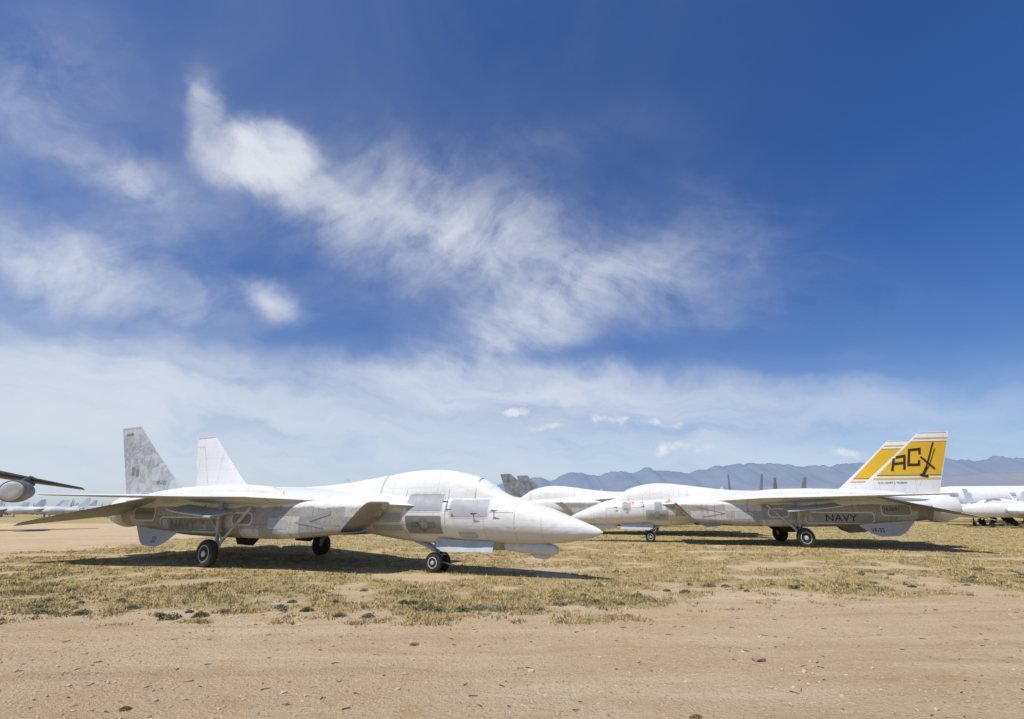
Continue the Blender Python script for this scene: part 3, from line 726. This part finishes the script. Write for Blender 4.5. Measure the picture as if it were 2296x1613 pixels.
def leafm(n,c):
    m,t,b=newmat(n); pos=t.new('ShaderNodeNewGeometry').outputs['Position']
    t.put(b.inputs['Base Color'],t.mix(t.noise(pos,2.5,4),c,tuple(q*.6 for q in c))); b.inputs['Roughness'].default_value=.85; b.inputs['Specular IOR Level'].default_value=.15
    return m
dry=[leafm('straw_blade',(.76,.57,.24)),leafm('pale_straw_blade',(.80,.64,.35)),leafm('brown_straw_blade',(.50,.35,.17)),leafm('olive_blade',(.42,.36,.17))]
tufts('dry_grass',40000,dry,.02,.08,6,lambda x,y: cover(x,y)**1.4,.009,.08,2.0)
def fg(x,y):
    c=cover(x,y)
    if c<.05: return 0
    q=noise.noise(Vector((x*.9,y*.9,20)))+.6*noise.noise(Vector((x*2.8,y*2.8,22)))
    e=y-edgeY(x)
    return c if q>.42 or (e<3.2 and q>.18) else .05
tufts('green_weeds',4800,[leafm('green_weed_leaf',(.25,.25,.12)),leafm('grey_green_leaf',(.36,.35,.22)),dry[3],dry[2]],.03,.09,8,fg,.009,.10,2.2)
def sparse(x,y):
    return .9 if abs(y-edgeY(x)+.3)<1.3 and noise.noise(Vector((x*1.5,y*1.5,30)))>.1 else 0
tufts('sparse_road_edge_weeds',900,[dry[2],dry[3],dry[0]],.03,.07,12,sparse,.008,.08,2.2)

def bush(x,y,r,mat):
    g=[];f=[]
    for k in range(260):
        a=random.uniform(0,6.283); rr_=r*math.sqrt(random.random())*(.7+.5*abs(math.sin(a*2.3+x*7)))
        px=x+math.cos(a)*rr_; py=y+math.sin(a)*rr_*.8; pz=gz(x,y)+random.random()*r*.6*max(.1,(1-(rr_/r)**2*.7))
        u=Vector((random.gauss(0,1),random.gauss(0,1),random.gauss(0,1))).normalized()*.015; w=Vector((random.gauss(0,1),random.gauss(0,1),random.gauss(0,1))).normalized()*.015
        i=len(g); c=Vector((px,py,pz)); g+=[c-u,c+w,c+u,c-w]; f.append([i,i+1,i+2,i+3])
    for k in range(10):
        a=random.uniform(0,6.283); i=len(g); p=Vector((x,y,gz(x,y))); q=p+Vector((math.cos(a)*r*.8,math.sin(a)*r*.8,r*.5)); g+=[p,p+Vector((.01,0,0)),q]; f.append([i,i+1,i+2])
    o=mkobj('desert_bush',g,f,mat,smooth=False); o['label']='low green desert bush beside the dirt track'; o['category']='bush'; o['group']='low bushes along the track'
    return o
bm1=leafm('bush_leaf',(.18,.20,.09)); bm2=leafm('bush_leaf_grey',(.28,.28,.17))
bl=[(-5.6,9.0,.17),(-5.2,9.15,.13),(-5.0,9.5,.10),(-1.55,9.75,.2),(-1.3,9.6,.13),(-.85,9.65,.17),(-.6,9.8,.15),(-.25,9.75,.18),(-8.2,9.5,.15),(-7.4,9.4,.14),(-6.9,9.9,.12),(-2.9,9.2,.10),(-2.4,9.15,.11),(11.2,13.2,.2),(4.6,12.6,.15),(13.8,15.8,.2),(6.4,12.2,.12),(.9,10.2,.14),(1.6,10.4,.12),(-3.6,9.6,.12),(-4.2,9.9,.1),(2.6,11.2,.12)]
for _ in range(60):
    x=random.uniform(-13,15); bl.append((x,edgeY(x)+abs(random.gauss(.2,1.2)),random.uniform(.05,.11)))
for (x,y,r) in bl: bush(x,y,r,random.choice((bm1,bm2,bm2)))

def stones(name,pts,mat):
    V=[];F=[]
    bm=bmesh.new(); bmesh.ops.create_icosphere(bm,subdivisions=1,radius=1); base=[v.co.copy() for v in bm.verts]; bf=[[v.index for v in f.verts] for f in bm.faces]; bm.free()
    for (x,y,r) in pts:
        k=len(V); sx,sy,sz=random.uniform(.7,1.3),random.uniform(.7,1.3),random.uniform(.4,.8); a=random.uniform(0,6.28)
        for c in base:
            q=c*(1+random.uniform(-.22,.22)); X=q.x*sx*r; Y=q.y*sy*r
            V.append((x+X*math.cos(a)-Y*math.sin(a),y+X*math.sin(a)+Y*math.cos(a),gz(x,y)+q.z*sz*r+r*.15))
        F+=[[i+k for i in f] for f in bf]
    return mkobj(name,V,F,mat,smooth=False)
stm=paint('pebble_stone',(.64,.51,.36),(.16,.12,.09),.9,7,1,.2,.2)
pts=[]
for _ in range(24000):
    y=1.7+(random.random()**1.2)*11.5; x=random.uniform(-1.15,1.15)*(y+1)
    if noise.noise(Vector((x*.5,y*.8,40)))+random.uniform(-.6,.6)<-.05: continue
    pts.append((x,y,random.choice((.005,.006,.007,.008,.010,.013,.017,.026 if random.random()<.35 else .009))*random.uniform(.7,1.2)))
st=stones('gravel',pts,stm); st['kind']='stuff'
rk=stones('rock',[(2.92,6.65,.085)],paint('tan_rock',(.40,.29,.20),(.22,.16,.12),.9,9,.8,.3,.2))
rk['label']='rounded brown rock lying on the sandy track'; rk['category']='rock'
g=G()
for _ in range(420):
    y=1.9+(random.random()**1.2)*8; x=random.uniform(-1.1,1.1)*(y+1); a=random.gauss(0,.8); L=random.uniform(.015,.10)
    z0=gz(x,y)+.006; x1=x+math.cos(a)*L*.5; y1=y+math.sin(a)*L*.5; z1=gz(x1,y1)+.008
    g.tube((x,y,z0),(x1,y1,z1),.005,.004,5); b=a+random.uniform(-.5,.5); x2=x1+math.cos(b)*L*.5; y2=y1+math.sin(b)*L*.5
    g.tube((x1,y1,z1),(x2,y2,gz(x2,y2)+.006),.004,.002,5)
tw=g.obj('twigs',paint('dead_twig',(.09,.065,.045),(.20,.15,.1),.9,9,.6,0,.1)); tw['kind']='stuff'
for (x,y,r) in ((-.98,3.55,.06),(-.2,3.28,.10),(-3.5,5.2,.04),(1.6,5.0,.05),(-1.3,7.4,.05)):
    o=bush(x,y,r,dry[2]); o['label']='small dead weed lying on the sandy track'; o['group']='dead weeds on the track'

# ---------------------------------------------------------------- mountains
R=[(-.30,.0),(-.10,.010),(-.045,.030),(-.02,.047),(.0,.049),(.02,.052),(.05,.060),(.075,.053),(.105,.065),(.135,.069),(.17,.061),(.20,.071),(.213,.073),(.235,.066),(.255,.073),(.262,.079),(.272,.081),(.280,.075),(.30,.0705),(.345,.069),(.395,.077),(.45,.084),(.50,.086),(.57,.082),(.62,.081),(.66,.085),(.75,.091),(.83,.094),(.87,.094),(.92,.091),(.96,.098),(1.02,.096),(1.2,.10),(1.5,.08),(1.9,.05),(2.4,.0)]
def mount(name,Y,prof,k,rough,mat,seed,depth=3500):
    V=[];F=[];nx=900;ny=26
    for j in range(ny):
        u=j/(ny-1)
        for i in range(nx):
            r=prof[0][0]+(prof[-1][0]-prof[0][0])*i/(nx-1)
            h=interp(prof,r)[0]*Y*k; X=r*Y
            y=Y-depth*(1-u)
            rid=noise.fractal(Vector((X*.0009,y*.0009,seed)),1.0,2.0,6); rd2=abs(noise.noise(Vector((X*.0011,y*.0006,seed+4))))
            z=h*(u**1.15)*(1-.15*(1-u)*rd2*2)+h*.10*rid*(1-u)*u*3+ h*rough*noise.fractal(Vector((X*.0022,3,seed)),.75,2.1,8)*u
            V.append((X,y,max(z,0)-4*(1-u)))
    for i in range(nx): V.append((V[(ny-1)*nx+i][0],Y+1200,-20))
    for j in range(ny):
        for i in range(nx-1): F.append([j*nx+i,j*nx+i+1,(j+1)*nx+i+1,(j+1)*nx+i])
    o=mkobj(name,V,F,mat,auto=180); o['kind']='structure'; return o
def mmat(n,c1,c2):  # distance haze is painted into the base colours of the ridges
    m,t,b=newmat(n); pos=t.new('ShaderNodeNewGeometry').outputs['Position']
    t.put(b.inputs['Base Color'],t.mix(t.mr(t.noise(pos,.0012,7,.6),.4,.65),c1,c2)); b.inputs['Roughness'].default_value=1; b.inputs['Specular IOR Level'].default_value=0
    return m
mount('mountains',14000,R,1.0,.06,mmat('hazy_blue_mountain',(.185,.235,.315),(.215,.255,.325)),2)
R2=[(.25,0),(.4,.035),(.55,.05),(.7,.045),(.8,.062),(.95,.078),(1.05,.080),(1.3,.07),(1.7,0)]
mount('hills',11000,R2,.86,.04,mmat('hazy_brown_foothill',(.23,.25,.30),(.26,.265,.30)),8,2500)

# ---------------------------------------------------------------- sky
SUN_AZ=218; SUN_EL=63
w=bpy.data.worlds.new("World"); scene.world=w; w.use_nodes=True
t=NT(w.node_tree); bg=w.node_tree.nodes['Background']
sky=t.new('ShaderNodeTexSky',sky_type='NISHITA'); sky.sun_disc=False
sky.sun_elevation=math.radians(SUN_EL); sky.sun_rotation=math.radians(SUN_AZ); sky.altitude=800; sky.air_density=1.0; sky.dust_density=.6; sky.ozone_density=2.5
d=t.v('NORMALIZE',t.new('ShaderNodeTexCoord').outputs['Generated'])
x,y,z=t.sep(d)
tint=t.mix(t.mr(z,.02,.42),(.74,.87,1.06),(.40,.74,1.24))
blue=t.mix(1.0,sky.outputs[0],tint,'MULTIPLY')
zc=t.m('ADD',t.m('MAXIMUM',z,0),.12)
P=t.comb(t.m('DIVIDE',x,zc),t.m('DIVIDE',y,zc),0)
wcol=t.noise(d,2.6,3,.5,col=True)
wv=t.v('SCALE',t.v('SUBTRACT',wcol,(.5,.5,.5)),.10)
w2=t.v('SCALE',t.v('SUBTRACT',t.noise(d,9,4,.6,col=True),(.5,.5,.5)),.08)
d2=t.v('ADD',t.v('ADD',d,wv),w2)
d3=t.v('ADD',d,t.v('SCALE',w2,1.0))
def dirv(r,s): return Vector((r,1,s)).normalized()
def blob(c,p1,p2,st,vec=None,pw=1.0):
    C=dirv(*c); e1=dirv(*p1)-C; e2=dirv(*p2)-C
    e1-=C*e1.dot(C); e2-=C*e2.dot(C)
    t1=e2.cross(C); t1=t1/t1.dot(e1); t2=C.cross(e1); t2=t2/t2.dot(e2)
    a=t.v('DOT_PRODUCT',vec or d2,tuple(t1)); b=t.v('DOT_PRODUCT',vec or d2,tuple(t2))
    q=t.m('ADD',t.m('MULTIPLY',a,a),t.m('MULTIPLY',b,b))
    if pw!=1: q=t.m('POWER',q,pw)
    return t.m('MULTIPLY',t.m('EXPONENT',t.m('MULTIPLY',q,-1)),st)
def ssum(L):
    s=L[0]
    for q in L[1:]: s=t.m('ADD',s,q)
    return s
def streak(vec,ang,along,across):
    """coordinates stretched along a tilted direction of the sky"""
    return t.mapping(t.mapping(vec,(1,1,1),(0,math.radians(ang),0)),(along,1,across))
# (centre, end of long axis, end of short axis) as direction slopes (x/y , z/y)
thick=ssum([blob((-.60,.81),(-.485,.775),(-.585,.90),2.2,d3,1.8),
            blob((-.575,.745),(-.485,.705),(-.565,.775),.9,d3,1.2),
            blob((-.775,.955),(-.755,.87),(-.750,.962),.7,d3)])
wispA=ssum([blob((-.22,.63),(.04,.55),(-.17,.77),.70),
           blob((-.05,.54),(.12,.47),(.0,.63),.38),
           blob((-.43,.70),(-.34,.66),(-.41,.76),.35),
           blob((-1.0,.50),(-.70,.42),(-.97,.57),1.05),
           blob((-.92,.745),(-.80,.70),(-.90,.79),.75),
           blob((-1.2,.95),(-1.0,.93),(-1.2,1.15),.4),
           blob((-.82,.60),(-.68,.58),(-.80,.68),.30),
           blob((-.53,.445),(-.46,.415),(-.52,.475),.9)])
wispB=ssum([blob((.12,.50),(.44,.46),(.14,.60),.45),
           blob((.03,.40),(.34,.54),(.05,.35),.70),
           blob((-.03,.32),(.16,.37),(-.02,.29),.5),
           blob((-.05,.82),(.3,.9),(-.08,.90),.08),
           blob((.47,.72),(.56,.68),(.5,.80),.05),
           blob((.40,.55),(.75,.50),(.42,.7),.08)])
low=ssum([blob((-.95,.27),(-.45,.22),(-.93,.36),1.5,pw=1.3),
          blob((.02,.245),(.40,.22),(.03,.295),1.5,pw=1.5),
          blob((-.55,.115),(.35,.11),(-.55,.24),1.5),
          blob((-1.1,.12),(-.6,.11),(-1.1,.25),1.4),
          blob((.45,.20),(.95,.20),(.45,.235),.6),
          blob((.35,.13),(.95,.10),(.35,.18),.65),
          blob((.2,.04),(1.0,.03),(.2,.1),.6)])
dw=t.v('ADD',d,t.v('ADD',t.v('SCALE',wv,1.3),t.v('SCALE',w2,.35)))
n1=t.noise(t.mapping(P,(1.0,1.0,1),(0,0,.6)),1.7,7,.62,1.0)
n3=t.noise(t.v('ADD',d,w2),8,9,.62,.5)
nA=t.noise(streak(dw,34,1.5,4.6),3.4,10,.64,.2)
nB=t.noise(streak(dw,-22,1.2,5.0),3.4,10,.63,.2)
n4=t.noise(streak(d2,-6,1.0,4.5),3.6,9,.60,.4)
fA=t.m('POWER',t.mr(t.m('ADD',t.m('MULTIPLY',nA,.55),t.m('MULTIPLY',n3,.45)),.36,.66,0,1),1.3)
fB=t.m('POWER',t.mr(t.m('ADD',t.m('MULTIPLY',nB,.55),t.m('MULTIPLY',n3,.45)),.36,.66,0,1),1.3)
tf=t.mr(n3,.32,.64,.15,1.25)
lf=t.mr(n4,.34,.64,.42,1.1)
dens=t.m('ADD',t.m('MULTIPLY',thick,tf),t.m('ADD',t.m('MULTIPLY',wispA,t.m('MULTIPLY_ADD',fA,1.55,.12)),t.m('ADD',t.m('MULTIPLY',wispB,t.m('MULTIPLY_ADD',fB,1.5,.15)),t.m('MULTIPLY',low,lf))))
veil=t.m('MULTIPLY',t.mr(x,.55,-.8,0,.12),t.mr(n1,.3,.7,.2,1.2))
dens=t.m('ADD',dens,veil)
op=t.m('SUBTRACT',1,t.m('EXPONENT',t.m('MULTIPLY',dens,-1.05)))
op=t.m('MULTIPLY',op,t.mr(z,-.02,.02))
ccol=t.mix(t.mr(z,.0,.35),(6.9,7.6,8.5),(8.6,8.9,9.4))
colr=t.mix(t.m('MULTIPLY',op,.93),blue,ccol)
puffs=ssum([blob(c,(c[0]+a,c[1]),(c[0],c[1]+b),s,pw=1.5) for c,a,b,s in (
   ((0.0,.195),.035,.013,1.),((.20,.175),.055,.010,.9),((.08,.158),.05,.008,.6),((.285,.172),.02,.010,.8),((.345,.17),.018,.009,.8),((.305,.118),.04,.016,.8),((.385,.105),.045,.010,.6),((.66,.098),.04,.010,.6),((.96,.10),.04,.012,.5))])
pf=t.mr(t.m('MULTIPLY',puffs,t.mr(t.noise(d,38,5,.6),.35,.65,.2,1.4)),.08,1.1,0,.75,True)
colr=t.mix(pf,colr,(8.8,8.9,9.0))
t.put(bg.inputs['Color'],colr); bg.inputs['Strength'].default_value=.095

sd=bpy.data.lights.new('sun','SUN'); sd.energy=4.2; sd.angle=math.radians(.5); sd.color=(1,.95,.86)
so=bpy.data.objects.new('sun',sd); link(so)
az=math.radians(SUN_AZ); el=math.radians(SUN_EL)
v=Vector((math.sin(az)*math.cos(el),math.cos(az)*math.cos(el),math.sin(el)))
so.rotation_euler=v.to_track_quat('Z','Y').to_euler()

cd=bpy.data.cameras.new('camera'); cam=bpy.data.objects.new('camera',cd); link(cam)
cd.sensor_width=36; cd.lens=17.4; cd.clip_end=100000; cd.clip_start=.1
cam.location=(0,0,1.74); cam.rotation_euler=(math.radians(90+16.75),0,0)
scene.camera=cam
